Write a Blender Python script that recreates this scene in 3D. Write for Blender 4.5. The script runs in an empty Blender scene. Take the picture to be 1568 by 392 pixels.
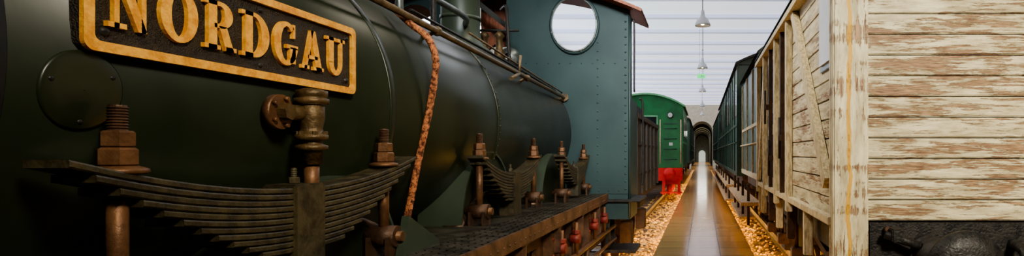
import bpy, bmesh, math, random
from mathutils import Vector, Matrix
random.seed(7)
S = bpy.context.scene
H = 1.35
try:
    S.view_settings.look = 'AgX - Medium High Contrast'
except Exception: pass

# ------------------------------------------------------------------ materials
def nt(name):
    m = bpy.data.materials.new(name); m.use_nodes = True
    t = m.node_tree; b = t.nodes["Principled BSDF"]
    return m, t, b
def srgb(c):
    return tuple(((x/255)/12.92 if x/255 <= .04045 else ((x/255+.055)/1.055)**2.4) for x in c)+(1,)
def noise_mat(name, c1, c2, scale=8, rough=.5, rough2=None, metal=0, bump=.1, lo=.4, hi=.6, stretch=(1,1,1), detail=8, bscale=None, spec=.5):
    m, t, b = nt(name); N = t.nodes; L = t.links
    tc = N.new("ShaderNodeTexCoord"); mp = N.new("ShaderNodeMapping"); mp.inputs["Scale"].default_value = stretch
    L.new(tc.outputs["Object"], mp.inputs[0])
    n = N.new("ShaderNodeTexNoise"); n.inputs["Scale"].default_value = scale; n.inputs["Detail"].default_value = detail; n.inputs["Roughness"].default_value = .65
    L.new(mp.outputs[0], n.inputs["Vector"])
    r = N.new("ShaderNodeValToRGB"); r.color_ramp.elements[0].position = lo; r.color_ramp.elements[1].position = hi
    r.color_ramp.elements[0].color = srgb(c1); r.color_ramp.elements[1].color = srgb(c2)
    L.new(n.outputs["Fac"], r.inputs[0]); L.new(r.outputs[0], b.inputs["Base Color"])
    mr = N.new("ShaderNodeMapRange"); mr.inputs[1].default_value = lo; mr.inputs[2].default_value = hi
    mr.inputs[3].default_value = rough; mr.inputs[4].default_value = rough if rough2 is None else rough2
    L.new(n.outputs["Fac"], mr.inputs[0]); L.new(mr.outputs[0], b.inputs["Roughness"])
    b.inputs["Metallic"].default_value = metal
    b.inputs["Specular IOR Level"].default_value = spec
    if bump:
        n2 = N.new("ShaderNodeTexNoise"); n2.inputs["Scale"].default_value = bscale or scale*4; n2.inputs["Detail"].default_value = 6
        L.new(mp.outputs[0], n2.inputs["Vector"])
        bp = N.new("ShaderNodeBump"); bp.inputs["Strength"].default_value = bump; bp.inputs["Distance"].default_value = .01
        L.new(n2.outputs["Fac"], bp.inputs["Height"]); L.new(bp.outputs[0], b.inputs["Normal"])
    return m

M_boiler = noise_mat("boiler_green_paint", (28,34,20), (36,43,26), 2.2, .30, .38, 0, .05, bscale=7, lo=.3, hi=.7, detail=4, spec=.45)
M_splash = noise_mat("splasher_green_paint", (46,56,44), (58,68,54), 2.2, .4, .46, 0, .05, bscale=9, lo=.3, hi=.7)
M_cab = noise_mat("cab_slate_paint", (36,54,54), (48,68,67), 2.0, .40, .5, 0, .06, bscale=12, lo=.3, hi=.7, spec=.4)
M_rust = noise_mat("browned_iron", (80,54,36), (126,90,60), 16, .42, .55, .45, .25, lo=.3, hi=.7)
M_rustd = noise_mat("dark_brown_iron", (54,38,28), (92,66,46), 14, .48, .6, .4, .3, lo=.3, hi=.7)
M_spring = noise_mat("spring_steel_oiled", (46,40,27), (76,67,44), 18, .45, .58, .2, .3)
M_bronze = noise_mat("valve_bronze", (58,46,28), (106,84,52), 20, .42, .56, .4, .3, lo=.3, hi=.7)
M_hose = noise_mat("copper_lagging", (90,44,28), (216,140,92), 60, .5, .65, .15, .8, lo=.42, hi=.58)
M_rail = noise_mat("handrail_brass", (84,72,54), (122,104,78), 20, .35, .5, .5, .1)
M_smoke = noise_mat("smokebox_black", (10,11,10), (15,16,15), 5, .5, .6, .0, .05)
M_black = noise_mat("black_iron", (24,23,22), (42,39,36), 18, .42, .6, .2, .4)
M_grey = noise_mat("grey_steel", (84,90,88), (120,126,122), 20, .3, .45, .6, .1)
M_platebg = noise_mat("plate_black_cast", (34,27,19), (60,51,38), 60, .5, .65, .2, .9)
M_gold = noise_mat("plate_gold_paint", (210,142,48), (240,180,78), 30, .42, .55, .1, .25)
M_tread = noise_mat("tread_plate", (46,43,38), (74,69,60), 9, .34, .5, .4, .2)
M_redp = noise_mat("red_paint", (184,20,20), (212,34,30), 10, .45, .6, 0, .1)
M_redold = noise_mat("old_red_paint", (96,30,24), (136,52,38), 22, .5, .7, .1, .3)
M_frame = noise_mat("frame_brown", (52,33,24), (112,80,54), 9, .5, .65, .1, .3, lo=.35, hi=.65)
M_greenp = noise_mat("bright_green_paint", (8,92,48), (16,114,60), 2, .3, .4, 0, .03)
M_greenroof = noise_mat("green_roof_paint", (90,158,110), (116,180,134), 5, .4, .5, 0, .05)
M_dkgreen = noise_mat("dark_green_paint", (34,58,50), (52,78,68), 4, .36, .48, 0, .1)
M_roofdk = noise_mat("roof_dark", (44,44,40), (64,62,56), 6, .6, .7, 0, .2)
M_roofred = noise_mat("roof_brown_wood", (106,54,34), (150,88,56), 8, .5, .6, 0, .2, stretch=(6,1,1))
M_coal = noise_mat("bunker_dark", (40,34,28), (72,58,44), 12, .5, .7, .1, .3)
M_woodstep = noise_mat("step_wood", (150,118,84), (200,168,126), 6, .6, .7, 0, .3, stretch=(10,1,10))
M_beige = noise_mat("beige_post_paint", (164,148,114), (212,198,162), 12, .6, .7, 0, .3, stretch=(4,4,1))
M_wall = noise_mat("wall_plaster", (190,182,162), (206,200,184), 3, .8, .8, 0, .05)
M_white = noise_mat("white_enamel", (180,182,184), (196,198,200), 5, .3, .4, 0, 0)
M_stone = noise_mat("ballast_stone", (122,88,40), (214,172,94), 7, .45, .7, 0, .3)
M_dirt = noise_mat("ballast_ground", (70,54,34), (136,108,66), 20, .8, .9, 0, 1.0)
M_railsteel = noise_mat("rail_steel", (70,52,40), (110,88,70), 10, .35, .5, .6, .1)
M_tun=noise_mat("tunnel_plaster",(164,166,158),(188,190,180),3,.6,.7,0,.05)

def emis(name, col, st, base=None):
    m, t, b = nt(name)
    b.inputs["Base Color"].default_value = srgb(base or col); b.inputs["Roughness"].default_value=.6
    b.inputs["Emission Color"].default_value = srgb(col); b.inputs["Emission Strength"].default_value = st
    return m
M_sky = emis("skylight_panel", (234,238,248), .85)
M_beam = emis("ceiling_beam_added_glow", (214,219,242), .42)  # emission added to lighten the beams against the panels; they are no light source
M_ceil = emis("ceiling_white", (230,233,240), .06)
M_win = emis("daylight_window", (240,246,255), 3.5)
M_winf = emis("daylight_far_window", (240,246,235), .5)
M_exit = emis("exit_sign_green", (70,210,110), 1.3)
M_bulb = emis("lamp_bulb", (255,236,200), 8)
def glass(name):
    m, t, b = nt(name)
    b.inputs["Base Color"].default_value = (.95,.97,1,1); b.inputs["Roughness"].default_value = .03
    b.inputs["Transmission Weight"].default_value = 1.0; b.inputs["IOR"].default_value = 1.1
    return m
M_glass = glass("window_glass")
M_carwin = noise_mat("dark_carriage_glass",(30,38,40),(40,50,52),2,.08,.12,0,0)

def peel(name, yellow=False, th=.5):
    m, t, b = nt(name); N = t.nodes; L = t.links
    tc = N.new("ShaderNodeTexCoord")
    mp = N.new("ShaderNodeMapping"); mp.inputs["Scale"].default_value = (2.6,2.6,32) if not yellow else (26,26,2.4)
    L.new(tc.outputs["Object"], mp.inputs[0])
    n = N.new("ShaderNodeTexNoise"); n.inputs["Scale"].default_value = 2.2; n.inputs["Detail"].default_value = 14; n.inputs["Roughness"].default_value = .78
    L.new(mp.outputs[0], n.inputs["Vector"])
    mp2 = N.new("ShaderNodeMapping"); mp2.inputs["Scale"].default_value = (1.1,1.1,7.7)
    L.new(tc.outputs["Object"], mp2.inputs[0])
    n2 = N.new("ShaderNodeTexNoise"); n2.inputs["Scale"].default_value = 1.6; n2.inputs["Detail"].default_value = 4
    L.new(mp2.outputs[0], n2.inputs["Vector"])
    ma = N.new("ShaderNodeMath"); ma.operation = 'MULTIPLY_ADD'; ma.inputs[1].default_value = .6; L.new(n2.outputs["Fac"], ma.inputs[0]); L.new(n.outputs["Fac"], ma.inputs[2])
    r = N.new("ShaderNodeValToRGB"); r.color_ramp.elements[0].position = th+.34; r.color_ramp.elements[1].position = th+.37
    L.new(ma.outputs[0], r.inputs[0])
    n3 = N.new("ShaderNodeTexNoise"); n3.inputs["Scale"].default_value = 5; n3.inputs["Detail"].default_value = 8
    L.new(mp.outputs[0], n3.inputs["Vector"])
    w = N.new("ShaderNodeValToRGB"); w.color_ramp.elements[0].position=.35; w.color_ramp.elements[1].position=.65
    w.color_ramp.elements[0].color = srgb((104,74,50)); w.color_ramp.elements[1].color = srgb((170,138,102))
    L.new(n3.outputs["Fac"], w.inputs[0])
    p = N.new("ShaderNodeValToRGB"); p.color_ramp.elements[0].position=.38; p.color_ramp.elements[1].position=.62
    p.color_ramp.elements[0].color = srgb((168,155,122)); p.color_ramp.elements[1].color = srgb((218,208,174))
    n4 = N.new("ShaderNodeTexNoise"); n4.inputs["Scale"].default_value = 1.3; n4.inputs["Detail"].default_value = 10; n4.inputs["Roughness"].default_value=.7
    mp4 = N.new("ShaderNodeMapping"); mp4.inputs["Scale"].default_value = (3,3,16) if not yellow else (12,12,2.5)
    L.new(tc.outputs["Object"], mp4.inputs[0])
    L.new(mp4.outputs[0], n4.inputs["Vector"]); L.new(n4.outputs["Fac"], p.inputs[0])
    mx = N.new("ShaderNodeMix"); mx.data_type = 'RGBA'
    L.new(r.outputs[0], mx.inputs[0]); L.new(p.outputs[0], mx.inputs[6]); L.new(w.outputs[0], mx.inputs[7])
    out = mx.outputs[2]
    if yellow:
        sx = N.new("ShaderNodeSeparateXYZ"); L.new(tc.outputs["Object"], sx.inputs[0])
        nn = N.new("ShaderNodeTexNoise"); nn.inputs["Scale"].default_value = 6; nn.inputs["Detail"].default_value = 6; L.new(tc.outputs["Object"], nn.inputs["Vector"])
        a = N.new("ShaderNodeMath"); a.operation='MULTIPLY_ADD'; a.inputs[1].default_value=.06; a.inputs[2].default_value=-.03; L.new(nn.outputs["Fac"], a.inputs[0])
        s = N.new("ShaderNodeMath"); s.operation='ADD'; L.new(sx.outputs[0], s.inputs[0]); L.new(a.outputs[0], s.inputs[1])
        d = N.new("ShaderNodeMath"); d.operation='COMPARE'; d.inputs[1].default_value=.895; d.inputs[2].default_value=.013; L.new(s.outputs[0], d.inputs[0])
        k = N.new("ShaderNodeMath"); k.operation='MULTIPLY'; k.inputs[1].default_value=.85; L.new(d.outputs[0], k.inputs[0])
        m2 = N.new("ShaderNodeMix"); m2.data_type='RGBA'; L.new(k.outputs[0], m2.inputs[0]); L.new(out, m2.inputs[6]); m2.inputs[7].default_value = srgb((200,150,30))
        out = m2.outputs[2]
    L.new(out, b.inputs["Base Color"]); b.inputs["Roughness"].default_value = .62
    inv = N.new("ShaderNodeMath"); inv.operation='SUBTRACT'; inv.inputs[0].default_value=1; L.new(r.outputs[0], inv.inputs[1])
    ad = N.new("ShaderNodeMath"); ad.operation='MULTIPLY_ADD'; ad.inputs[1].default_value=.5; L.new(n3.outputs["Fac"], ad.inputs[0]); L.new(inv.outputs[0], ad.inputs[2])
    bp = N.new("ShaderNodeBump"); bp.inputs["Strength"].default_value=.6; bp.inputs["Distance"].default_value=.006
    L.new(ad.outputs[0], bp.inputs["Height"]); L.new(bp.outputs[0], b.inputs["Normal"])
    return m
M_peel = peel("peeling_white_boards", th=.475)
M_peels = peel("peeling_white_side_boards", th=.52)
M_post = peel("peeling_white_post", True, th=.51)

def tile():
    m, t, b = nt("walkway_tiles"); N=t.nodes; L=t.links
    tc = N.new("ShaderNodeTexCoord")
    br = N.new("ShaderNodeTexBrick"); br.offset = 0; br.inputs["Scale"].default_value=1
    br.inputs["Brick Width"].default_value=.445; br.inputs["Row Height"].default_value=.6; br.inputs["Mortar Size"].default_value=.007
    br.inputs["Color1"].default_value=srgb((206,152,88)); br.inputs["Color2"].default_value=srgb((188,138,80)); br.inputs["Mortar"].default_value=srgb((84,60,34))
    mp = N.new("ShaderNodeMapping"); mp.inputs["Location"].default_value=(.645,0,0)
    L.new(tc.outputs["Object"], mp.inputs[0]); L.new(mp.outputs[0], br.inputs["Vector"]); L.new(br.outputs["Color"], b.inputs["Base Color"])
    n=N.new("ShaderNodeTexNoise"); n.inputs["Scale"].default_value=4; L.new(tc.outputs["Object"], n.inputs["Vector"])
    mr=N.new("ShaderNodeMapRange"); mr.inputs[3].default_value=.07; mr.inputs[4].default_value=.20; L.new(n.outputs["Fac"], mr.inputs[0]); L.new(mr.outputs[0], b.inputs["Roughness"])
    b.inputs["Specular IOR Level"].default_value=.38
    b.inputs["Specular Tint"].default_value=(1,.88,.7,1)
    return m
M_tile = tile()

# ------------------------------------------------------------------ mesh builder
class MB:
    def __init__(s): s.bm = bmesh.new(); s.mats = []
    def mi(s, m):
        if m not in s.mats: s.mats.append(m)
        return s.mats.index(m)
    def quad_grid(s, rows, m, smooth=False, close_u=False, close_v=False):
        vs = [[s.bm.verts.new(p) for p in r] for r in rows]; k = s.mi(m)
        nr = len(vs); nc = len(vs[0])
        for i in range(nr if close_v else nr-1):
            for j in range(nc if close_u else nc-1):
                try:
                    f = s.bm.faces.new((vs[i][j], vs[i][(j+1)%nc], vs[(i+1)%nr][(j+1)%nc], vs[(i+1)%nr][j]))
                    f.material_index = k; f.smooth = smooth
                except ValueError: pass
        return vs
    def face(s, pts, m):
        f = s.bm.faces.new([s.bm.verts.new(p) for p in pts]); f.material_index = s.mi(m); return f
    def box(s, x0,x1,y0,y1,z0,z1, m, bev=0):
        if bev:
            c = Vector(((x0+x1)/2,(y0+y1)/2,(z0+z1)/2))
            r = bmesh.ops.create_cube(s.bm, size=1)
            mat = Matrix.Translation(c) @ Matrix.Diagonal((abs(x1-x0),abs(y1-y0),abs(z1-z0),1))
            bmesh.ops.transform(s.bm, matrix=mat, verts=r['verts'])
            k = s.mi(m); fs = set(f for v in r['verts'] for f in v.link_faces)
            for f in fs: f.material_index = k
            es = set(e for v in r['verts'] for e in v.link_edges)
            q = bmesh.ops.bevel(s.bm, geom=list(es), offset=bev, segments=2, affect='EDGES', clamp_overlap=True)
            for f in q['faces']: f.material_index = k
        else:
            k=s.mi(m)
            v=[s.bm.verts.new((x,y,z)) for x in(x0,x1) for y in(y0,y1) for z in(z0,z1)]
            for q in((0,1,3,2),(4,6,7,5),(0,4,5,1),(2,3,7,6),(0,2,6,4),(1,5,7,3)):
                f=s.bm.faces.new([v[i] for i in q]); f.material_index=k
    def beam(s, p0, p1, w, d, m, up=(0,0,1)):
        p0=Vector(p0); p1=Vector(p1); z=(p1-p0).normalized(); x=Vector(up).cross(z)
        if x.length<1e-4: x=Vector((1,0,0))
        x.normalize(); y=z.cross(x)
        rows=[]
        for p in (p0,p1):
            rows.append([p+x*a*w/2+y*b*d/2 for a,b in((-1,-1),(1,-1),(1,1),(-1,1))])
        vs=s.quad_grid(rows,m,close_u=True); k=s.mi(m)
        for r in vs:
            f=s.bm.faces.new(r); f.material_index=k
    def lathe(s, prof, c, axis='Z', seg=24, m=None, smooth=True, cap=True, a0=0):
        c = Vector(c); rows=[]
        for r,h in prof:
            row=[]
            for i in range(seg):
                a = a0+2*math.pi*i/seg; u=r*math.cos(a); v=r*math.sin(a)
                if axis=='Z': p=Vector((u,v,h))
                elif axis=='Y': p=Vector((u,h,v))
                else: p=Vector((h,u,v))
                row.append(c+p)
            rows.append(row)
        vs = s.quad_grid(rows, m, smooth, close_u=True); k=s.mi(m)
        if cap:
            for r,i in ((prof[0][0],0),(prof[-1][0],-1)):
                if r>1e-5:
                    f=s.bm.faces.new(vs[i]); f.material_index=k
    def cyl(s, p0, p1, r, m, seg=20, r2=None, smooth=True):
        p0=Vector(p0); p1=Vector(p1); z=(p1-p0).normalized()
        x=z.orthogonal().normalized(); y=z.cross(x); r2=r if r2 is None else r2; rows=[]
        for p,rr in((p0,r),(p1,r2)):
            rows.append([p+x*rr*math.cos(2*math.pi*i/seg)+y*rr*math.sin(2*math.pi*i/seg) for i in range(seg)])
        vs=s.quad_grid(rows,m,smooth,close_u=True); k=s.mi(m)
        for r_ in vs:
            f=s.bm.faces.new(r_); f.material_index=k
    def tube(s, pts, r, m, seg=12, sub=6):
        P=[Vector(p) for p in pts]; Q=[]
        if len(P)>2:
            E=[2*P[0]-P[1]]+P+[2*P[-1]-P[-2]]
            for i in range(1,len(E)-2):
                for k in range(sub):
                    t=k/sub; a,b,c,d=E[i-1],E[i],E[i+1],E[i+2]
                    Q.append(.5*((2*b)+(c-a)*t+(2*a-5*b+4*c-d)*t*t+(3*b-a-3*c+d)*t**3))
            Q.append(P[-1])
        else: Q=P
        rows=[]; x=None
        for i,p in enumerate(Q):
            z=(Q[min(i+1,len(Q)-1)]-Q[max(i-1,0)]).normalized()
            x = z.orthogonal().normalized() if x is None else (x-z*x.dot(z)).normalized()
            y=z.cross(x)
            rr = r(i/(len(Q)-1)) if callable(r) else r
            rows.append([p+x*rr*math.cos(2*math.pi*j/seg)+y*rr*math.sin(2*math.pi*j/seg) for j in range(seg)])
        vs=s.quad_grid(rows,m,True,close_u=True); k=s.mi(m)
        for r_ in (vs[0],vs[-1]):
            f=s.bm.faces.new(r_); f.material_index=k
    def ball(s, c, r, m, seg=16):
        prof=[(max(r*math.sin(math.pi*i/(seg//2)),1e-5),-r*math.cos(math.pi*i/(seg//2))) for i in range(seg//2+1)]
        s.lathe(prof,c,'Z',seg,m,cap=False)
    def prism(s, poly, f0, f1, m):
        a=[s.bm.verts.new(f0(p)) for p in poly]; b=[s.bm.verts.new(f1(p)) for p in poly]; k=s.mi(m); n=len(poly)
        fs=[s.bm.faces.new(a), s.bm.faces.new(b)]
        for i in range(n): fs.append(s.bm.faces.new((a[i],a[(i+1)%n],b[(i+1)%n],b[i])))
        for f in fs: f.material_index=k
    def holed(s, outer, holes, f0, f1, m):
        k=s.mi(m)
        loops=[outer]+holes
        for f in (f0,f1):
            es=[]
            for lp in loops:
                v=[s.bm.verts.new(f(p)) for p in lp]
                for i in range(len(v)): es.append(s.bm.edges.new((v[i],v[(i+1)%len(v)])))
            q=bmesh.ops.triangle_fill(s.bm, use_beauty=True, use_dissolve=False, edges=es)
            for g in q['geom']:
                if isinstance(g,bmesh.types.BMFace): g.material_index=k
        for lp in loops:
            s.quad_grid([[f0(p) for p in lp],[f1(p) for p in lp]], m, close_u=True)
    def done(s, name, parent=None, recalc=True):
        if recalc: bmesh.ops.recalc_face_normals(s.bm, faces=s.bm.faces)
        me=bpy.data.meshes.new(name); s.bm.to_mesh(me); s.bm.free()
        for m in s.mats: me.materials.append(m)
        o=bpy.data.objects.new(name,me); S.collection.objects.link(o)
        if parent: o.parent=parent
        return o
def empty(name):
    o=bpy.data.objects.new(name,None); S.collection.objects.link(o); return o

def nut(b, c, r, h, m):
    b.lathe([(r*.86,0),(r,h*.1),(r,h*.88),(r*.84,h)], c, 'Z', 6, m, smooth=False, a0=.35)
def thread(b, c, r, h, m):
    n=max(4,int(h/.006)); prof=[]
    for i in range(n): prof += [(r,i*h/n),(r*.84,(i+.5)*h/n)]
    prof.append((r*.8,h)); b.lathe(prof, c, 'Z', 20, m, smooth=False)
def rivet(b, c, r, m, ax='X', sgn=1):
    pr=[(r,0),(r*.85,r*.4*sgn),(r*.45,r*.65*sgn),(.0001,r*.7*sgn)]
    b.lathe(pr, c, ax, 10, m, cap=False)

# ------------------------------------------------------------------ LOCOMOTIVE
loco = empty("steam_locomotive")
BX, BZ, BR = -1.94, 1.543, .65
b=MB()
b.lathe([(BR,1.08),(BR,5.82)], (BX,0,BZ),'Y',128,M_boiler)
for y in(2.43,3.72): b.lathe([(BR+.002,0),(BR+.007,.004),(BR+.007,.036),(BR+.002,.04)], (BX,y,BZ),'Y',128,M_boiler)
for y in(3.74,):
    for i in range(40):
        a=-1.2+i*.065; b.ball((BX+(BR+.007)*math.cos(a),y,BZ+(BR+.007)*math.sin(a)),.006,M_boiler,8)
b.done("boiler",loco)
b=MB()
b.lathe([(.60,.55),(.662,.58),(.662,1.08),(.652,1.09)], (BX,0,BZ),'Y',96,M_smoke)
for i in range(60):
    a=2*math.pi*i/60
    b.ball((BX+.662*math.cos(a),1.06,BZ+.662*math.sin(a)),.006,M_smoke,8)
b.lathe([(.5,.50),(.52,.54),(.52,.56)],(BX,0,BZ),'Y',48,M_smoke)
b.done("smokebox",loco)
b=MB()
rows=[]
def onb(y,dz,off):
    ph=math.asin((1.482-BZ)/BR)+dz/BR
    return (BX+(BR+off)*math.cos(ph),y,BZ+(BR+off)*math.sin(ph))
for r,off in((.084,0),(.083,.004),(.079,.0055),(.05,.0056),(.001,.0056)):
    rows.append([onb(1.225+r*math.cos(2*math.pi*i/48),r*math.sin(2*math.pi*i/48),off) for i in range(48)])
b.quad_grid(rows,M_boiler,True,close_u=True)
for a in (165,30,270):
    an=math.radians(a); rivet(b,onb(1.225+.066*math.cos(an),.066*math.sin(an),.004),.006,M_black)
b.done("inspection_cover",loco)

PX=-1.275
Y0,Y1,Z0,Z1=1.203,2.148,1.565,1.803
def cornered(y0,y1,z0,z1,r,n=6):
    pts=[]
    for cy,cz,a in((y1-r,z1-r,0),(y0+r,z1-r,90),(y0+r,z0+r,180),(y1-r,z0+r,270)):
        for i in range(n+1):
            t=math.radians(a+90*i/n); pts.append((cy+r*math.cos(t),cz+r*math.sin(t)))
    return pts
b=MB()
pf=lambda x:(lambda p:(x,p[0],p[1]))
b.prism(cornered(Y0,Y1,Z0,Z1,.022),pf(PX-.02),pf(PX),M_platebg)
b.holed(cornered(Y0,Y1,Z0,Z1,.022),[cornered(Y0+.022,Y1-.022,Z0+.022,Z1-.022,.014)],pf(PX),pf(PX+.010),M_gold)
for y in(Y0+.05,Y1-.045):
    for z in(Z0+.045,Z1-.045): rivet(b,(PX,y,z),.011,M_black)
rivet(b,(PX,(Y0+Y1)/2+.02,Z0+.040),.008,M_black); rivet(b,(PX,(Y0+Y1)/2+.02,Z1-.040),.008,M_black)
for y in(1.35,2.0):
    for z in (1.6,1.76): b.cyl((PX-.12,y,z),(PX-.015,y,z),.012,M_black)
b.done("nameplate",loco)
b=MB()
LH=.126; LZ=1.622
def letter(ch,y0,w):
    g=lambda x:(lambda p:(x,y0+p[0]*w,LZ+p[1]*LH))
    A=PX-.001; Bx=PX+.010
    def P(pts): b.prism(pts,g(A),g(Bx),M_gold)
    def R(x0,z0,x1,z1): P([(x0,z0),(x1,z0),(x1,z1),(x0,z1)])
    def ring(cx,cz,orx,orz,icx,irx,irz,a0,a1,n=28):
        ou=[];inn=[]
        for i in range(n+1):
            t=math.radians(a0+(a1-a0)*i/n)
            ou.append((cx+orx*math.cos(t),cz+orz*math.sin(t))); inn.append((icx+irx*math.cos(t),cz+irz*math.sin(t)))
        rows=[[g(Bx)(p) for p in ou],[g(Bx)(p) for p in inn],[g(A)(p) for p in inn],[g(A)(p) for p in ou]]
        b.quad_grid(rows,M_gold,close_v=True)
    if ch=='N':
        R(.13,.0,.24,1);R(0,0,.40,.09);R(0,.91,.34,1);P([(.13,1),(.38,1),(.86,0),(.66,0)]);R(.73,0,.84,1);R(.58,.91,1,1)
    if ch=='O': ring(.5,.5,.5,.53,.5,.22,.42,0,360)
    if ch=='R':
        R(.12,0,.38,1);R(0,0,.49,.09);R(0,.91,.3,1);R(.3,.91,.5,1);R(.3,.45,.5,.54)
        ring(.5,.725,.38,.275,.5,.13,.18,-90,90,14);P([(.44,.5),(.68,.5),(.92,.0),(.66,.0)]);R(.66,0,1.0,.09)
    if ch=='D':
        R(.12,0,.38,1);R(0,0,.4,.09);R(0,.91,.4,1);R(.3,.91,.42,1);R(.3,0,.42,.09);ring(.42,.5,.58,.5,.42,.29,.41,-90,90,18)
    if ch=='G':
        ring(.5,.5,.5,.53,.53,.25,.42,48,352);R(.66,.04,.90,.44);R(.52,.40,1.0,.49);R(.78,.66,.88,1.0)
    if ch=='A':
        P([(.10,0),(.22,0),(.54,1),(.42,1)]);P([(.40,1),(.62,1),(.96,0),(.68,0)]);R(.27,.27,.74,.36);R(0,0,.34,.09);R(.56,0,1.04,.09)
    if ch=='U':
        R(.13,.32,.38,1);R(0,.91,.50,1);R(.74,.32,.85,1);R(.60,.91,.98,1);ring(.49,.33,.36,.35,.56,.18,.24,180,360,16)
adv=.85/7
for i,ch in enumerate("NORDGAU"):
    letter(ch,1.252+i*adv,.103)
b.done("nameplate_letters",loco)

def spring(name,X,yc,L,ztop,dip,n,t,w,ya,yb,zboard,big=1.0):
    b=MB()
    zmid=ztop-dip
    for i in range(n):
        l=L*(1-.80*i/n); seg=14; rows=[]
        for j in range(seg+1):
            d=-l+2*l*j/seg
            z=zmid+dip*(d/L)**2*1.0-i*t
            ww=w/2*(1 if i%2 else .97)
            y=yc+d
            rows.append([(X-ww,y,z),(X+ww*.96,y,z),(X+ww,y,z-t*.2),(X+ww,y,z-t*.72),(X+ww*.93,y,z-t*.9),(X-ww,y,z-t*.9)])
        vs=b.quad_grid(rows,M_spring,close_u=True); k=b.mi(M_spring)
        for r in(vs[0],vs[-1]):
            f=b.bm.faces.new(r); f.material_index=k
    b.box(X-w/2*1.12,X+w/2*1.12,yc-.065*big,yc+.075*big,zmid-n*t-.1,zmid+.012,M_spring,bev=.006)
    nut(b,(X,yc,zmid+.012),.016*big,.02*big,M_spring); thread(b,(X,yc,zmid+.03),.009,.03,M_spring)
    b.done(name+"_leaves",loco)
    b=MB()
    for y in(ya,yb):
        dz=zmid+dip*((y-yc)/L)**2
        b.lathe([(.026*big,-.03),(.030*big,-.015),(.026*big,0)],(X,y,dz),'Z',20,M_spring)
        b.lathe([(.046*big,0),(.053*big,.004),(.050*big,.012),(.032*big,.018)],(X,y,dz+.001),'Z',32,M_rust)
        nut(b,(X,y,dz+.018),.036*big,.040*big,M_rust)
        nut(b,(X,y,dz+.058),.031*big,.036*big,M_rust)
        thread(b,(X,y,dz+.094),.0185*big,.055*big,M_rustd)
        b.cyl((X,y,zboard+.05),(X,y,dz),.0185*big,M_rust)
        b.cyl((X-.055,y,zboard+.075),(X+.055,y,zboard+.075),.042*big,M_rustd)
        b.cyl((X-.075,y,zboard+.075),(X+.075,y,zboard+.075),.020*big,M_rust)
        b.box(X-.045,X-.03,y-.05,y+.05,zboard,zboard+.075,M_rustd); b.box(X+.03,X+.045,y-.05,y+.05,zboard,zboard+.075,M_rustd)
    b.done(name+"_hangers",loco)
spring("spring_front",-1.25,1.80,.68,1.338,.092,11,.0175,.092,1.257,2.31,.95)
spring("spring_middle",-1.25,3.83,.60,1.34,.12,10,.0175,.09,3.30,4.36,.95)
spring("spring_rear",-1.15,5.27,.54,1.34,.12,9,.0165,.09,4.81,5.70,.95,.9)

b=MB()
vx,vy=-1.235,1.86
b.lathe([(.030,1.315),(.030,1.36),(.045,1.362),(.045,1.375),(.030,1.38),(.030,1.392),(.046,1.394),(.046,1.408),(.034,1.412),(.030,1.43),(.036,1.46),(.036,1.50),(.030,1.505),(.048,1.508),(.048,1.522),(.038,1.526),(.044,1.53),(.044,1.548),(.02,1.555)],(vx,vy,0),'Z',28,M_bronze)
for a in range(6):
    an=a*math.pi/3+.3
    nut(b,(vx+.037*math.cos(an),vy+.037*math.sin(an),1.408),.008,.012,M_bronze)
b.cyl((vx,vy,1.2),(vx,vy,1.32),.021,M_rust)
b.cyl((vx,vy,1.475),(vx-.06,vy-.09,1.475),.026,M_bronze)
c0=Vector((vx-.045,vy-.10,1.475))
b.cyl(c0,c0+Vector((.022,0,0)),.052,M_rust,32); b.cyl(c0+Vector((.022,0,0)),c0+Vector((.05,0,0)),.026,M_bronze,6,smooth=False)
b.cyl(c0-Vector((.06,0,0)),c0,.03,M_bronze)
for a in range(5):
    an=a*math.pi*2/5
    b.cyl(c0+Vector((.02,.042*math.cos(an),.042*math.sin(an))),c0+Vector((.034,.042*math.cos(an),.042*math.sin(an))),.007,M_rust,6)
b.done("feed_valve",loco)

b=MB()
pts=[]
for px,py in((600,10),(628,36),(655,58),(667,90),(664,130),(655,180),(642,240),(630,300),(622,340)):
    Y=2.72; pts.append(((px-1075)/900*Y,Y,H+(235-py)/900*Y))
rnd=[random.uniform(-.0012,.0012) for _ in range(300)]
b.tube(pts,lambda t:.0155+rnd[int(t*180)],M_hose,14,20)
b.done("copper_hose",loco)

b=MB()
b.tube([(-1.353,.9,2.03),(-1.353,5.8,1.90)],.016,M_rail,14)
for y in(1.3,3.0,4.55):
    z=2.03-.13*(y-.9)/4.9
    b.ball((-1.353,y,z),.026,M_rail); b.cyl((-1.353,y,z),(-1.47,y,z-.05),.011,M_rail)
b.lathe([(.04,0),(.04,.012),(.02,.02)],(-1.353,5.77,1.90),'Y',20,M_rail)
b.tube([(-1.44,2.9,2.06),(-1.45,4.3,2.03),(-1.45,5.8,1.97)],.008,M_black,8)
b.tube([(-1.43,3.6,2.09),(-1.40,5.0,2.0),(-1.38,5.8,1.95)],.007,M_rail,8)
b.cyl((-1.353,4.35,1.94),(-1.30,4.0,1.86),.014,M_rail,12); b.cyl((-1.353,4.35,1.94),(-1.353,4.38,2.08),.01,M_rail,12)
b.done("boiler_handrail",loco)

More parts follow.
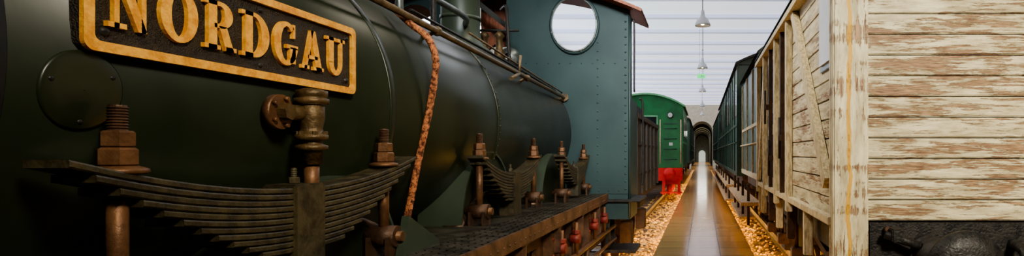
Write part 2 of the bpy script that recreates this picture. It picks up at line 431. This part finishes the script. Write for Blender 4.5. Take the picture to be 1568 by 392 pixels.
b=MB()
b.lathe([(.27,2.05),(.245,2.17),(.21,2.20),(.19,2.215),(.16,2.26),(.148,2.34),(.145,2.9),(.17,2.92),(.17,2.95),(.13,3.05),(.05,3.12),(.0001,3.13)],(BX,4.72,0),'Z',40,M_splash,cap=False)
b.lathe([(.155,2.42),(.155,2.445)],(BX,4.72,0),'Z',40,M_splash)
b.done("steam_dome",loco)
b=MB()
b.tube([(-1.72,3.35,2.1),(-1.72,3.35,2.25),(-1.72,3.5,2.33),(-1.75,4.3,2.36),(-1.85,4.6,2.36)],.022,M_grey,12)
b.tube([(-1.60,3.5,2.05),(-1.60,3.5,2.5),(-1.62,3.55,2.62),(-1.7,3.9,2.66)],.017,M_black,12)
b.lathe([(.05,2.15),(.05,2.2),(.028,2.21),(.028,2.3),(.045,2.31),(.045,2.33),(.02,2.35),(.02,2.42)],(-1.78,3.1,0),'Z',20,M_bronze)
b.tube([(-2.2,3.4,2.1),(-2.15,3.4,2.45),(-2.1,3.8,2.6),(-2.0,4.6,2.62)],.018,M_black,12)
for x in(-2.02,-1.88): b.lathe([(.045,2.18),(.045,2.3),(.03,2.32),(.03,2.42),(.05,2.44),(.02,2.48)],(x,5.45,0),'Z',20,M_bronze)
b.cyl((-2.1,5.45,2.49),(-1.7,5.45,2.49),.012,M_black)
b.tube([(-1.7,5.2,2.1),(-1.72,5.2,2.45),(-1.8,5.4,2.7),(-1.95,5.7,2.75)],.014,M_black,10)
b.done("boiler_fittings",loco)
b=MB()
b.lathe([(.03,-.06),(.085,-.04),(.095,0),(.085,.03),(.0001,.04)],(-1.84,5.62,2.27),'Y',28,M_grey,cap=False)
b.cyl((-1.84,5.62,2.12),(-1.84,5.62,2.2),.02,M_grey)
b.done("gauge_lamp",loco)

def splasher(name,yc,zc,r,x0,x1):
    b=MB(); n=28; a0=math.asin(max(-1,min(1,(.95-zc)/r))); ang=[a0+(math.pi-2*a0)*i/n for i in range(n+1)]
    out=[(yc+r*math.cos(a),zc+r*math.sin(a)) for a in ang]
    b.quad_grid([[(x0,*p) for p in out],[(x1,*p) for p in out]],M_splash,True)
    inn=[(yc+(r-.014)*math.cos(a),zc+(r-.014)*math.sin(a)) for a in ang]
    b.quad_grid([[(x1,*p) for p in out],[(x1+.014,*p) for p in out],[(x1+.014,*p) for p in inn],[(x1,*p) for p in inn]],M_splash)
    b.face([(x1,*p) for p in out],M_boiler)
    b.done(name,loco)
splasher("splasher_front",2.12,.85,.42,-1.56,-1.32)
splasher("splasher_middle",3.64,.95,.42,-1.56,-1.33)
splasher("splasher_rear",5.05,.95,.40,-1.56,-1.28)
b=MB()
b.prism([(2.35,1.10),(2.62,.965),(2.62,.95),(2.30,.95)],pf(-1.20),pf(-1.17),M_splash)
b.done("splasher_gusset",loco)

b=MB()
b.box(-1.95,-.93,1.0,6.3,.925,.95,M_tread)
for i in range(100):
    for j in range(5):
        y=2.2+i*.037; x=-.96-j*.045
        if y<5.8: b.beam((x-.008,y-.008*(1 if (i+j)%2 else -1),.9515),(x+.008,y+.008*(1 if (i+j)%2 else -1),.9515),.004,.003,M_tread)
b.box(-.94,-.925,1.0,6.3,.87,.955,M_frame,bev=.003)
for i in range(56): rivet(b,(-.925,1.3+i*.085,.905),.007,M_frame)
for y in(2.35,3.1,3.85,4.6,5.35):
    b.box(-1.25,-.93,y,y+.02,.70,.925,M_frame); b.box(-1.0,-.93,y-.05,y+.07,.86,.925,M_frame,bev=.005)
b.done("running_board",loco)
b=MB()
outer=[(1.1,.50),(6.3,.50),(6.3,.84),(1.1,.84)]
holes=[]
for k in range(8):
    yy=1.5+k*.62; holes.append([(yy,.60),(yy+.30,.60),(yy+.30,.76),(yy,.76)])
b.holed(outer,holes,pf(-1.06),pf(-1.03),M_frame)
b.box(-1.06,-.98,1.1,6.3,.84,.87,M_frame); b.box(-1.06,-.98,1.1,6.3,.49,.515,M_frame)
for k in range(8):
    yy=1.92+k*.62
    b.box(-1.03,-.97,yy,yy+.1,.52,.84,M_frame,bev=.006)
    for zz in(.57,.68,.79): rivet(b,(-.97,yy+.05,zz),.013,M_redold)
for yy in (3.9,4.35,5.1,5.6):
    b.cyl((-.97,yy,.72),(-.90,yy,.72),.035,M_redold); nut(b,(-.93,yy,.755),.03,.03,M_redold); b.cyl((-.93,yy,.60),(-.93,yy,.84),.014,M_rust)
b.tube([(-.94,2.5,.60),(-.94,6.3,.58)],.022,M_rust); b.tube([(-.91,3.0,.66),(-.91,4.4,.50),(-.91,6.2,.46)],.014,M_rust)
b.cyl((-.94,4.8,.58),(-.94,4.8,.2),.02,M_rustd); b.box(-1.0,-.9,4.7,4.9,.16,.26,M_redold,bev=.01)
b.done("outside_frame",loco)
b=MB()
def wheel(b,x,y,z,r,m,m2,sp=12,t=.09):
    b.lathe([(r-.06,0),(r,0),(r,t),(r+.02,t),(r+.02,t-.11),(r-.06,t-.11)],(x,y,z),'X',48,m,cap=False)
    b.lathe([(.001,.03),(.10,.03),(.11,0),(.11,-.08),(.001,-.08)],(x,y,z),'X',24,m2,cap=False)
    for i in range(sp):
        a=2*math.pi*i/sp; c,s_=math.cos(a),math.sin(a)
        b.beam((x-.02,y+.09*c,z+.09*s_),(x-.02,y+(r-.05)*c,z+(r-.05)*s_),.04,.05,m2,up=(1,0,0))
for y in(2.12,3.64,5.05):
    for x in(-1.40,-2.48): wheel(b,x,y,.50,.60,M_railsteel,M_redold)
    b.cyl((-2.5,y,.5),(-1.3,y,.5),.07,M_black)
b.box(-1.33,-1.29,2.1,5.1,.36,.46,M_frame,bev=.01)
b.done("driving_wheels",loco)

CY=5.8
b=MB()
fy=lambda y:(lambda p:(p[0],y,p[1]))
wx,wz,rx,rz=-1.257,2.62,.225,.27
hole=[(wx+rx*math.cos(2*math.pi*i/48),wz+rz*math.sin(2*math.pi*i/48)) for i in range(48)]
def rz_(x): return 2.71+.30*(1-((x+1.94)/1.36)**2)
outer=[(-1.93,.95),(-.71,.95)]+[(x,rz_(x)) for x in(-.71,-.85,-1.0,-1.2,-1.4,-1.6,-1.8,-1.93)]
b.holed(outer,[hole],fy(CY),fy(CY+.012),M_cab)
b.holed([(-3.17,.95),(-2.5,.95)]+[(x,rz_(x)) for x in(-2.5,-2.7,-2.9,-3.17)],[[( -2.83+.2*math.cos(2*math.pi*i/32), wz+.2*math.sin(2*math.pi*i/32)) for i in range(32)]],fy(CY),fy(CY+.012),M_cab)
b.box(-3.17,-3.155,CY,CY+.75,.95,2.72,M_cab)
b.box(-.725,-.71,CY,CY+.62,.70,1.9,M_cab); b.box(-.725,-.71,CY,CY+.16,1.9,2.72,M_cab)
b.cyl((-.715,CY-.004,.72),(-.715,CY-.004,2.72),.013,M_cab,12)
b.box(-.785,-.71,CY-.008,CY,.95,2.7,M_cab,bev=.003)
b.box(-1.93,-.785,CY-.006,CY,.95,1.02,M_cab,bev=.002)
b.box(-1.6,-.725,CY+.0,CY+.03,.70,.95,M_cab)
for i in range(24): rivet(b,(-.755,CY-.008,1.0+i*.075),.011,M_cab,'Y',-1)
for i in range(20): rivet(b,(-1.03,CY,1.0+i*.085),.009,M_cab,'Y',-1)
for i in range(10): rivet(b,(-1.85+i*.11,CY,2.24),.008,M_cab,'Y',-1)
for i in range(8): rivet(b,(-.82-i*.1,CY-.006,.985),.009,M_cab,'Y',-1)
b.done("cab_body",loco)
b=MB()
n=48; rows=[]
for (k,dy) in((1.0,-.002),(1.0,-.022),(1.06,-.022),(1.10,-.012),(1.10,0)):
    rows.append([(wx+rx*k*math.cos(2*math.pi*i/n),CY+dy,wz+rz*k*math.sin(2*math.pi*i/n)) for i in range(n)])
b.quad_grid(rows,M_cab,True,close_u=True)
rows=[]
for (k,dy) in((.95,-.024),(.95,-.032),(1.01,-.032),(1.01,-.02)):
    rows.append([(wx+rx*k*math.cos(2*math.pi*i/n),CY+dy,wz+rz*k*math.sin(2*math.pi*i/n)) for i in range(n)])
b.quad_grid(rows,M_grey,True,close_u=True)
for i in range(8):
    a=2*math.pi*i/8+.3; rivet(b,(wx+rx*1.03*math.cos(a),CY-.024,wz+rz*1.03*math.sin(a)),.009,M_grey,'Y',-1)
b.done("cab_window_ring",loco)
b=MB()
b.prism([(wx+rx*.97*math.cos(2*math.pi*i/n),wz+rz*.97*math.sin(2*math.pi*i/n)) for i in range(n)],fy(CY-.018),fy(CY-.012),M_glass)
b.done("cab_window_glass",loco)
b=MB()
top=[(x,rz_(x)) for x in[-3.32+(2.74*i/20) for i in range(21)]]
b.quad_grid([[(p[0],5.62,p[1]) for p in top],[(p[0],6.40,p[1]) for p in top],[(p[0],6.40,p[1]+.03) for p in top],[(p[0],5.62,p[1]+.03) for p in top]],M_roofred,close_v=True)
b.box(-2.38,-1.90,6.33,6.36,2.50,3.0,M_roofred)
b.beam((-2.35,6.3,2.45),(-1.93,6.3,2.75),.06,.06,M_roofred); b.beam((-2.3,6.0,2.9),(-1.93,6.0,2.6),.05,.05,M_roofdk)
b.done("cab_roof",loco)
b=MB()
b.tube([(-.66,5.74,1.95),(-.66,5.72,2.02),(-.66,5.72,2.6),(-.68,5.74,2.66)],.009,M_black,8)
b.tube([(-.665,6.42,1.0),(-.65,6.44,1.1),(-.65,6.44,1.85),(-.68,6.42,1.95)],.012,M_black,8)
b.box(-1.0,-.60,5.75,6.35,.875,.90,M_black,bev=.004); b.box(-.97,-.93,5.9,5.93,.4,.9,M_black); b.box(-.97,-.93,6.25,6.28,.4,.9,M_black); b.box(-1.0,-.66,5.85,6.3,.36,.39,M_black)
b.done("cab_steps",loco)
b=MB()
b.box(-3.1,-.76,6.7,9.9,.85,1.78,M_coal,bev=.01)
for y in(6.7,7.3,7.9,8.5,9.1,9.87): b.box(-.765,-.735,y,y+.03,.85,1.82,M_coal)
b.box(-.78,-.73,6.7,9.9,1.76,1.82,M_coal)
for z in(1.1,1.45): b.box(-.765,-.745,6.7,9.9,z,z+.02,M_coal)
prof=[(6.9,1.80),(9.8,1.80),(9.3,2.04),(7.1,2.08)]
b.prism(prof,lambda p:(-2.9,p[0],p[1]),lambda p:(-.95,p[0],p[1]),M_black)
b.box(-2.7,-1.2,6.6,10.0,.45,.85,M_frame)
for y in(7.4,9.1):
    wheel(b,-1.18,y,.32,.42,M_railsteel,M_frame,8); b.box(-1.02,-.88,y-.12,y+.12,.2,.5,M_rustd,bev=.01); b.box(-.98,-.92,y-.4,y+.4,.55,.62,M_spring)
b.box(-1.2,-.78,6.7,9.9,.78,.85,M_frame)
b.done("coal_bunker",loco)

def buffer(b,x,y,z,r=.2,m=M_black,L=.45):
    b.lathe([(.0001,-L-.03),(r*.6,-L-.02),(r,-L+.005),(r,-L+.03),(r*.35,-L+.05),(r*.35,-.22),(r*.55,-.2),(r*.6,0)],(x,y,z),'Y',36,m,cap=False)

g=empty("green_tank_locomotive")
b=MB()
gx0,gx1,gy=-3.2,-.64,20.0
b.box(gx0,gx1,gy,gy+5,.85,2.95,M_greenp,bev=.02)
top=[(gx0-.06+(gx1-gx0+.12)*i/16,2.93+.42*(1-(2*i/16-1)**2)) for i in range(17)]
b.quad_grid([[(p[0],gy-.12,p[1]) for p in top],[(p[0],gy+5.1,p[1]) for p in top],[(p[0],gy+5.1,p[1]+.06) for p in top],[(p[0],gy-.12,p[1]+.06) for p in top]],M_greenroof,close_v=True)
b.prism([(gx0,2.93)]+[(p[0],p[1]) for p in top]+[(gx1,2.93)],fy(gy),fy(gy+.02),M_greenp)
for x in(-1.75,-2.6): 
    b.box(x-.24,x+.24,gy-.008,gy+.0,2.0,2.65,M_greenroof); b.box(x-.2,x+.2,gy-.014,gy-.008,2.05,2.6,M_carwin)
for x in(-.72,-1.42): b.cyl((x,gy-.06,1.0),(x,gy-.06,2.5),.018,M_beige)
for z in (1.15,1.5,1.85,2.2): b.cyl((-1.3,gy-.05,z),(-.85,gy-.05,z),.015,M_dkgreen)
b.box(-1.30,-.84,gy-.03,gy,2.35,2.38,M_dkgreen); b.box(-1.12,-1.0,gy-.02,gy,1.62,1.72,M_white)
b.lathe([(.09,-.12),(.1,-.1),(.1,0)],(-1.08,gy,2.65),'Y',20,M_black); b.lathe([(.08,-.125),(.0001,-.13)],(-1.08,gy,2.65),'Y',20,M_white,cap=False)
for y in(20.6,22.2,23.8): b.box(gx1-.0,gx1+.01,y,y+.9,1.95,2.6,M_carwin)
b.box(gx1,gx1+.015,gy,gy+5,1.7,1.75,M_greenroof)
b.done("cabin_body",g)
b=MB()
b.box(gx0+.05,gx1-.02,gy-.05,gy+.1,.42,.86,M_redp,bev=.01)
buffer(b,-1.08,gy-.05,.68,.2,M_redp); buffer(b,-2.8,gy-.05,.68,.2,M_redp)
b.box(-1.3,-.8,gy+.1,gy+4.8,.3,.8,M_redp)
for y in(21,22.5,24): wheel(b,-1.2,y,.36,.46,M_redp,M_redp,10); wheel(b,-2.66,y,.36,.46,M_redp,M_redp,10)
for x in(-.78,-1.3): b.box(x-.05,x+.05,gy-.1,gy-.02,-.05,.5,M_redp)
b.box(-1.4,-.68,gy-.2,gy,.0,.05,M_redp)
b.done("buffer_beam_and_wheels",g)

def carriage(name,x0,x1,y0,y1,z0,z1,body,roof,arc=.35,post=None,side=1,wins=0,eave=.06):
    e=empty(name); b=MB()
    b.box(x0,x1,y0,y1,z0,z1,body,bev=.015)
    top=[(x0-eave+(x1-x0+2*eave)*i/16,z1-.02+arc*(1-(2*i/16-1)**2)) for i in range(17)]
    b.quad_grid([[(p[0],y0-.1,p[1]) for p in top],[(p[0],y1+.1,p[1]) for p in top],[(p[0],y1+.1,p[1]+.05) for p in top],[(p[0],y0-.1,p[1]+.05) for p in top]],roof,close_v=True)
    b.prism([(x0,z1-.03)]+top+[(x1,z1-.03)],fy(y0),fy(y0+.02),body)
    xs=x0 if side>0 else x1; s=-1 if side>0 else 1
    n=int((y1-y0)/1.1)
    for i in range(n+1):
        y=y0+.02+(y1-y0-.08)*i/n; b.box(xs,xs+s*.03,y,y+.05,z0,z1-.05,post or body)
    b.box(xs,xs+s*.035,y0,y1,z0,z0+.08,post or body); b.box(xs,xs+s*.03,y0,y1,z0+(z1-z0)*.45,z0+(z1-z0)*.45+.05,post or body)
    b.cyl((xs+s*.05,y0,z0+(z1-z0)*.3),(xs+s*.05,y1,z0+(z1-z0)*.3),.015,post or body,8)
    for i in range(wins):
        y=y0+(y1-y0)*(i+.5)/wins; b.box(xs,xs+s*.012,y-.35,y+.35,z0+(z1-z0)*.55,z0+(z1-z0)*.85,M_carwin)
    b.done("carriage_body",e)
    b=MB()
    b.box(x0+.1,x1-.1,y0+.0,y1-.0,z0-.2,z0,M_frame)
    cx=(x0+x1)/2
    for s2 in(-1,1): buffer(b,cx+s2*.87,y0,z0-.1,.18,M_black,.4)
    for y in(y0+1.0,y0+2.6,y1-2.6,y1-1.0):
        for s2 in(-1,1):
            wheel(b,cx+s2*.72,y,.32,.42,M_railsteel,M_frame,8)
            b.box(cx+s2*.9-.06,cx+s2*.9+.06,y-.12,y+.12,.2,.48,M_rustd,bev=.01)
            b.box(cx+s2*.9-.04,cx+s2*.9+.04,y-.45,y+.45,z0-.32,z0-.24,M_rustd)
    b.done("carriage_underframe",e)
    return e
c1=carriage("passenger_carriage",.80,3.4,13,27,.85,3.33,M_dkgreen,M_roofdk,.35,wins=9)
b=MB()
b.box(.54,.80,13.2,26.5,.60,.65,M_woodstep); b.box(.52,.76,13.2,26.5,.28,.33,M_woodstep)
for i in range(8): b.box(.6,.64,13.4+i*1.8,13.45+i*1.8,.28,.85,M_rustd)
b.done("footboards",c1)
carriage("passenger_carriage",.85,3.4,29,44,.85,3.3,M_dkgreen,M_roofdk,.35,wins=9)
carriage("covered_wagon",.86,3.4,8.55,12.3,.95,2.80,M_dkgreen,M_roofdk,.55,post=M_beige)
carriage("passenger_carriage",-3.2,-.66,30,46,.85,3.1,M_dkgreen,M_roofdk,.35,side=-1,wins=9)

w=empty("white_boxcar")
WX,WY0,WY1,WZ0,WZ1=.80,3.60,8.3,.935,2.62
b=MB()
bh=.128
z=WZ0
while z<WZ1+.5:
    j=random.uniform(-.003,.003)
    b.box(WX+.20,3.3,WY0+.03+j,WY0+.055+j,z+.003,z+bh-.003,M_peel,bev=.006)
    if z<WZ1-.05:
        j=random.uniform(-.003,.003)
        b.box(WX+.03+j,WX+.055+j,WY0+.05,5.42,z+.003,z+bh-.003,M_peels,bev=.004)
        b.box(WX+.045+j,WX+.06+j,5.42,WY1-.02,z+.003,z+bh-.003,M_coal if int(z*10)%3 else M_peels,bev=.004)
    z+=bh
b.box(WX+.06,3.3,WY0+.06,WY0+.08,WZ0,WZ1+.45,M_black)
b.box(WX+.06,WX+.08,WY0+.06,WY1,WZ0,WZ1,M_black)
b.box(3.28,3.3,WY0+.06,WY1,WZ0,WZ1,M_peel)
b.box(WX+.06,3.3,WY1-.02,WY1,WZ0,WZ1,M_peel)
b.done("wagon_boards",w)
b=MB()
b.box(WX,WX+.215,WY0-.02,WY0+.06,.30,WZ1+.4,M_post,bev=.008)
b.box(WX+.0,WX+.05,WY0+.06,WY0+.10,.5,WZ1,M_post)
for y in(5.38,6.26,7.4,8.24): b.box(WX-.03,WX+.03,y,y+.09,WZ0-.12,WZ1,M_beige,bev=.006)
for y in(5.9,6.9): b.box(WX-.015,WX+.03,y,y+.05,WZ0-.05,WZ1,M_rustd,bev=.004)
b.beam((WX-.0,5.14,2.60),(WX-.0,3.75,1.16),.10,.05,M_beige,up=(1,0,0))
b.beam((WX-.0,8.2,1.0),(WX-.0,7.45,2.5),.07,.04,M_beige,up=(1,0,0))
b.box(WX-.02,WX+.05,WY0+.05,WY1,WZ0-.03,WZ0+.02,M_beige,bev=.004)
b.box(WX-.05,3.4,WY0+.3,WY1+.05,WZ1,WZ1+.04,M_roofdk)
b.box(WX-.05,WX+.04,WY0+.1,WY1+.05,WZ1-.05,WZ1+.03,M_beige)
b.done("wagon_posts",w)
b=MB()
b.box(WX+.015,WX+.035,3.67,4.06,1.90,2.5,M_grey,bev=.004); b.box(WX+.0,WX+.03,3.70,4.02,1.94,2.45,M_white)
for (y,z) in((5.7,1.5),(6.6,1.3),(7.0,1.9)): b.cyl((WX-.05,y,z-.2),(WX-.05,y,z+.2),.012,M_black); b.box(WX-.05,WX,y-.04,y+.04,z-.03,z+.03,M_rustd)
b.done("wagon_hatch",w)
b=MB()
b.box(WX+.22,3.2,WY0+.0,WY0+.14,.68,.925,M_black,bev=.008)
b.box(WX+.1,WX+.22,WY0+.1,WY1,.68,.925,M_black,bev=.006)
buffer(b,1.40,WY0,.725,.215,M_black,.5)
b.lathe([(.14,-.05),(.14,0)],(1.40,WY0,.73),'Y',8,M_black)
b.box(1.13,1.20,WY0-.12,WY0,.82,.9,M_black,bev=.006); b.cyl((1.1,WY0-.06,.86),(1.3,WY0-.1,.80),.025,M_black)
b.cyl((1.13,WY0-.04,.885),(1.13,WY0-.0,.885),.02,M_rustd)
b.tube([(1.9,WY0,.8),(1.9,WY0-.15,.75),(1.93,WY0-.2,.5),(2.1,WY0-.1,.4)],.03,M_black)
for y in(4.8,7.1):
    for x in(1.38,2.82): wheel(b,x,y,.32,.42,M_railsteel,M_frame,8)
    b.box(.98,1.12,y-.14,y+.14,.2,.50,M_rustd,bev=.01)
    b.beam((1.05,y-.6,.62),(1.05,y,.52),.07,.06,M_rustd); b.beam((1.05,y,.52),(1.05,y+.6,.62),.07,.06,M_rustd)
    b.box(1.16,1.18,y-.3,y+.3,.15,.7,M_rustd)
for y in(4.6,5.5,6.3,7.0,7.9,8.25): b.box(WX+.0,WX+.07,y,y+.07,.55,WZ0,M_rustd if y in(5.5,7.0) else M_beige,bev=.005)
for y in (5.6,6.6,7.6): b.cyl((.9,y,.4),(.9,y,.9),.02,M_rust); b.box(.85,.97,y-.06,y+.06,.34,.46,M_rust,bev=.01)
b.box(.56,.84,8.4,12.3,.60,.65,M_woodstep); b.box(.60,.84,9.4,12.3,.30,.34,M_woodstep)
for y in(8.6,9.8,11.0,12.1): b.box(.66,.70,y,y+.05,.30,.9,M_rustd)
b.done("wagon_underframe",w)

# ------------------------------------------------------------------ HALL
GZ=-.28
b=MB(); b.box(-7,7,-6,62,GZ-.1,GZ,M_dirt); floor=b.done("floor")
b=MB(); b.box(-.645,.69,-4,62,-.06,0,M_tile); b.box(-.55,.6,-4,62,GZ,-.06,M_black); b.done("walkway")
tb=bmesh.new(); bmesh.ops.create_icosphere(tb,subdivisions=1,radius=1)
tv=[v.co.copy() for v in tb.verts]; tf=[[v.index for v in f.verts] for f in tb.faces]; tb.free()
V=[];F=[]
for i in range(7000):
    x=random.uniform(-1.7,-.66) if random.random()<.5 else random.uniform(.71,2.0)
    y=5+(random.random()**1.6)*26; s=random.uniform(.016,.04)
    a=random.uniform(0,6.3); ca,sa=math.cos(a),math.sin(a); o=len(V)
    for v in tv:
        k=s*random.uniform(.72,1.2); px,py,pz=v.x*k,v.y*k,v.z*k*.7
        V.append((x+px*ca-py*sa,y+px*sa+py*ca,GZ+s*.45+pz))
    F+=[[o+j for j in f] for f in tf]
me=bpy.data.meshes.new("ballast_stones"); me.from_pydata(V,[],F); me.materials.append(M_stone)
so=bpy.data.objects.new("ballast_stones",me); S.collection.objects.link(so); so.parent=floor
for nm,xs in(("railway_track",(-1.42,-2.46)),("railway_track",(1.36,2.84))):
    b=MB()
    for x in xs:
        b.box(x-.035,x+.035,-3,58,-.17,-.12,M_railsteel); b.box(x-.01,x+.01,-3,58,-.25,-.17,M_railsteel); b.box(x-.06,x+.06,-3,58,-.265,-.245,M_railsteel)
    for i in range(90): b.box(min(xs)-.45,max(xs)+.45,-2+i*.65,-1.78+i*.65,GZ,-.262,M_rustd)
    b.done(nm)
CZ=6.5
b=MB(); b.box(-7,7,-6,62,CZ,CZ+.1,M_ceil)
b.box(-7,7,8,62,CZ-.03,CZ-.002,M_sky)
b.done("ceiling")
b=MB()
y=8.6
while y<60:
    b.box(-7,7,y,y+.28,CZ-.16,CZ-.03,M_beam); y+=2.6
b.done("trim_1")
b=MB()
b.holed([(-6,GZ),(62,GZ),(62,CZ),(-6,CZ)],[[(8+k*6.5,1.6),(12.5+k*6.5,1.6),(12.5+k*6.5,5.4),(8+k*6.5,5.4)] for k in range(8)],pf(-7.1),pf(-7),M_wall); b.done("wall_left")
for k in range(8):
    b=MB(); y0=8+k*6.5
    b.box(-7.08,-7.06,y0,y0+4.5,1.6,5.4,M_win)
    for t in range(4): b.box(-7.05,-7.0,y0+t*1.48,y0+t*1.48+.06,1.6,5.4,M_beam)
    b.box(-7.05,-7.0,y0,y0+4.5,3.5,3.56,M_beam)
    b.done("window_%d"%(k+1))
b=MB(); b.box(7,7.1,-6,62,GZ,CZ,M_wall); b.done("wall_right")
b=MB(); b.box(-7,7,-6.1,-6,GZ,CZ,M_wall); b.done("wall_back")
b=MB()
def archpts(w,zs,n=14): return [(-w,GZ)]+[(-w*math.cos(math.pi*i/n),zs+w*math.sin(math.pi*i/n)) for i in range(n+1)]+[(w,GZ)]
ar=archpts(1.15,3.6)
b.prism([(-7,GZ)]+ar+[(7,GZ),(7,CZ),(-7,CZ)],fy(62),fy(62.3),M_wall)
for k in range(6):
    y=62.3+k*6
    ar2=archpts(1.15,3.4 if k else 3.6)
    b.quad_grid([[(p[0],y,p[1]) for p in ar2],[(p[0],y+6,p[1]) for p in ar2]],M_tun,True)
    ar3=archpts(1.03,3.35)
    b.quad_grid([[(p[0],y+5.6,p[1]) for p in ar2],[(p[0],y+5.6,p[1]) for p in ar3],[(p[0],y+6,p[1]) for p in ar3]],M_roofdk)
b.box(-1.2,1.2,62.3,98.3,GZ-.05,0,M_tile)
b.prism(archpts(1.2,3.4),fy(98.3),fy(98.4),M_tun)
b.prism(archpts(.55,1.3),fy(98.2),fy(98.28),M_winf)
b.done("wall_far")

def area(name,loc,size,power,col,target=None,sy=None):
    l=bpy.data.lights.new(name,'AREA'); l.energy=power; l.color=col; l.size=size
    if sy: l.shape='RECTANGLE'; l.size_y=sy
    o=bpy.data.objects.new(name,l); o.location=loc; S.collection.objects.link(o)
    if target is not None: o.rotation_euler=(Vector(target)-Vector(loc)).to_track_quat('-Z','Y').to_euler()
    return o
for y in(14,21,29,38,47):
    b=MB()
    b.lathe([(.012,.26),(.04,.25),(.05,.16),(.065,.10),(.14,.04),(.185,-.07),(.19,-.11),(.18,-.11),(.12,.03),(.03,.08)],(.015,y,4.5),'Z',32,M_white,cap=False)
    b.cyl((.015,y,4.74),(.015,y,CZ-.02),.010,M_grey,8); b.lathe([(.04,0),(.05,-.03),(.0001,-.035)],(.015,y,CZ-.03),'Z',16,M_white)
    b.ball((.015,y,4.45),.05,M_bulb,12)
    b.done("pendant_lamp")
    l=bpy.data.lights.new("pendant_light",'SPOT'); l.energy=150; l.color=(1,.76,.46); l.spot_size=2.2; l.spot_blend=.6; l.shadow_soft_size=.08
    o=bpy.data.objects.new("pendant_light",l); o.location=(.015,y,4.36); S.collection.objects.link(o)
b=MB(); b.box(-.20,.14,24,24.04,4.42,4.6,M_exit); b.cyl((-.1,24.02,4.6),(-.1,24.02,CZ),.006,M_grey,6); b.cyl((.06,24.02,4.6),(.06,24.02,CZ),.006,M_grey,6); b.box(-.05,-.01,23.99,24.0,4.46,4.56,M_white); b.box(.0,.09,23.99,24.0,4.49,4.52,M_white)
b.done("exit_sign")

warm=(1,.57,.13)
for y0,L in((4,8),(12,10),(22,16),(38,20)):
    for s,x in((-1,-.60),(1,.65)):
        o=area("walkway_strip_light",(x,y0+L/2,-.075),.05,11*L,warm)
        o.data.shape='RECTANGLE'; o.data.size=L; o.data.size_y=.04
        d=Vector((s*.8,0,-.30)).normalized()
        xax=Vector((0,1,0)); zax=-d; yax=zax.cross(xax)
        o.rotation_euler=Matrix((xax,yax,zax)).transposed().to_euler()
for x,y in((-1.15,8.2),(-1.15,11),(-1.1,14),(1.05,6.2),(1.05,9.2),(1.05,12.5),(1.05,16),(-.92,5.6),(-.9,7.0)):
    l=bpy.data.lights.new("trackbed_lamp",'POINT'); l.energy=10; l.color=warm; l.shadow_soft_size=.05
    o=bpy.data.objects.new("trackbed_lamp",l); o.location=(x,y,-.08); S.collection.objects.link(o)
area("added_tunnel_fill",(0,80,4.0),1.2,500,(1,.97,.88),target=(0,80,0),sy=20)  # added light without a fixture, brightens the tunnel interior
area("added_fill_light",(3.2,-2.5,4.8),1.2,88,(1,.90,.72),target=(1.9,3.6,1.4)).data.spread=math.radians(60)  # unseen fill light added behind the camera for the wagon end
area("added_fill_light",(1.2,-3.5,5.2),1.5,32,(.88,.95,1),target=(-.9,5.8,2.4)).data.spread=math.radians(28)  # unseen fill light added for the cab front
area("added_fill_light",(1.0,4.0,5.8),1.5,22,(1,.9,.72),target=(-1.1,4.4,1.0)).data.spread=math.radians(70)  # fill light added over the walkway for boiler side and springs
area("added_fill_light",(1.6,-.8,3.9),.7,16,(1,.92,.74),target=(-1.25,1.8,1.62)).data.spread=math.radians(50)  # fill light added to brighten nameplate and front spring
area("added_fill_light",(-2.6,3.0,5.6),1.2,34,(1,.93,.8),target=(.8,5.2,1.5)).data.spread=math.radians(55)  # fill light added above the locomotive for the wagon side boards
area("added_boiler_fill",(.2,9.0,6.2),2.5,60,(.9,.95,1),target=(-1.2,4.5,1.2))  # general fill added below the ceiling, aimed at the locomotive side

wd=bpy.data.worlds.new("hall_world"); S.world=wd; wd.use_nodes=True
wd.node_tree.nodes["Background"].inputs[0].default_value=(.6,.68,.8,1); wd.node_tree.nodes["Background"].inputs[1].default_value=.3

cd=bpy.data.cameras.new("camera"); cam=bpy.data.objects.new("camera",cd); S.collection.objects.link(cam)
cam.location=(0,0,H); cam.rotation_euler=(math.pi/2,0,0)
cd.sensor_width=36; cd.lens=36*900/1568; cd.shift_x=-291/1568; cd.shift_y=39/1568; cd.clip_start=.05; cd.clip_end=300
S.camera=cam
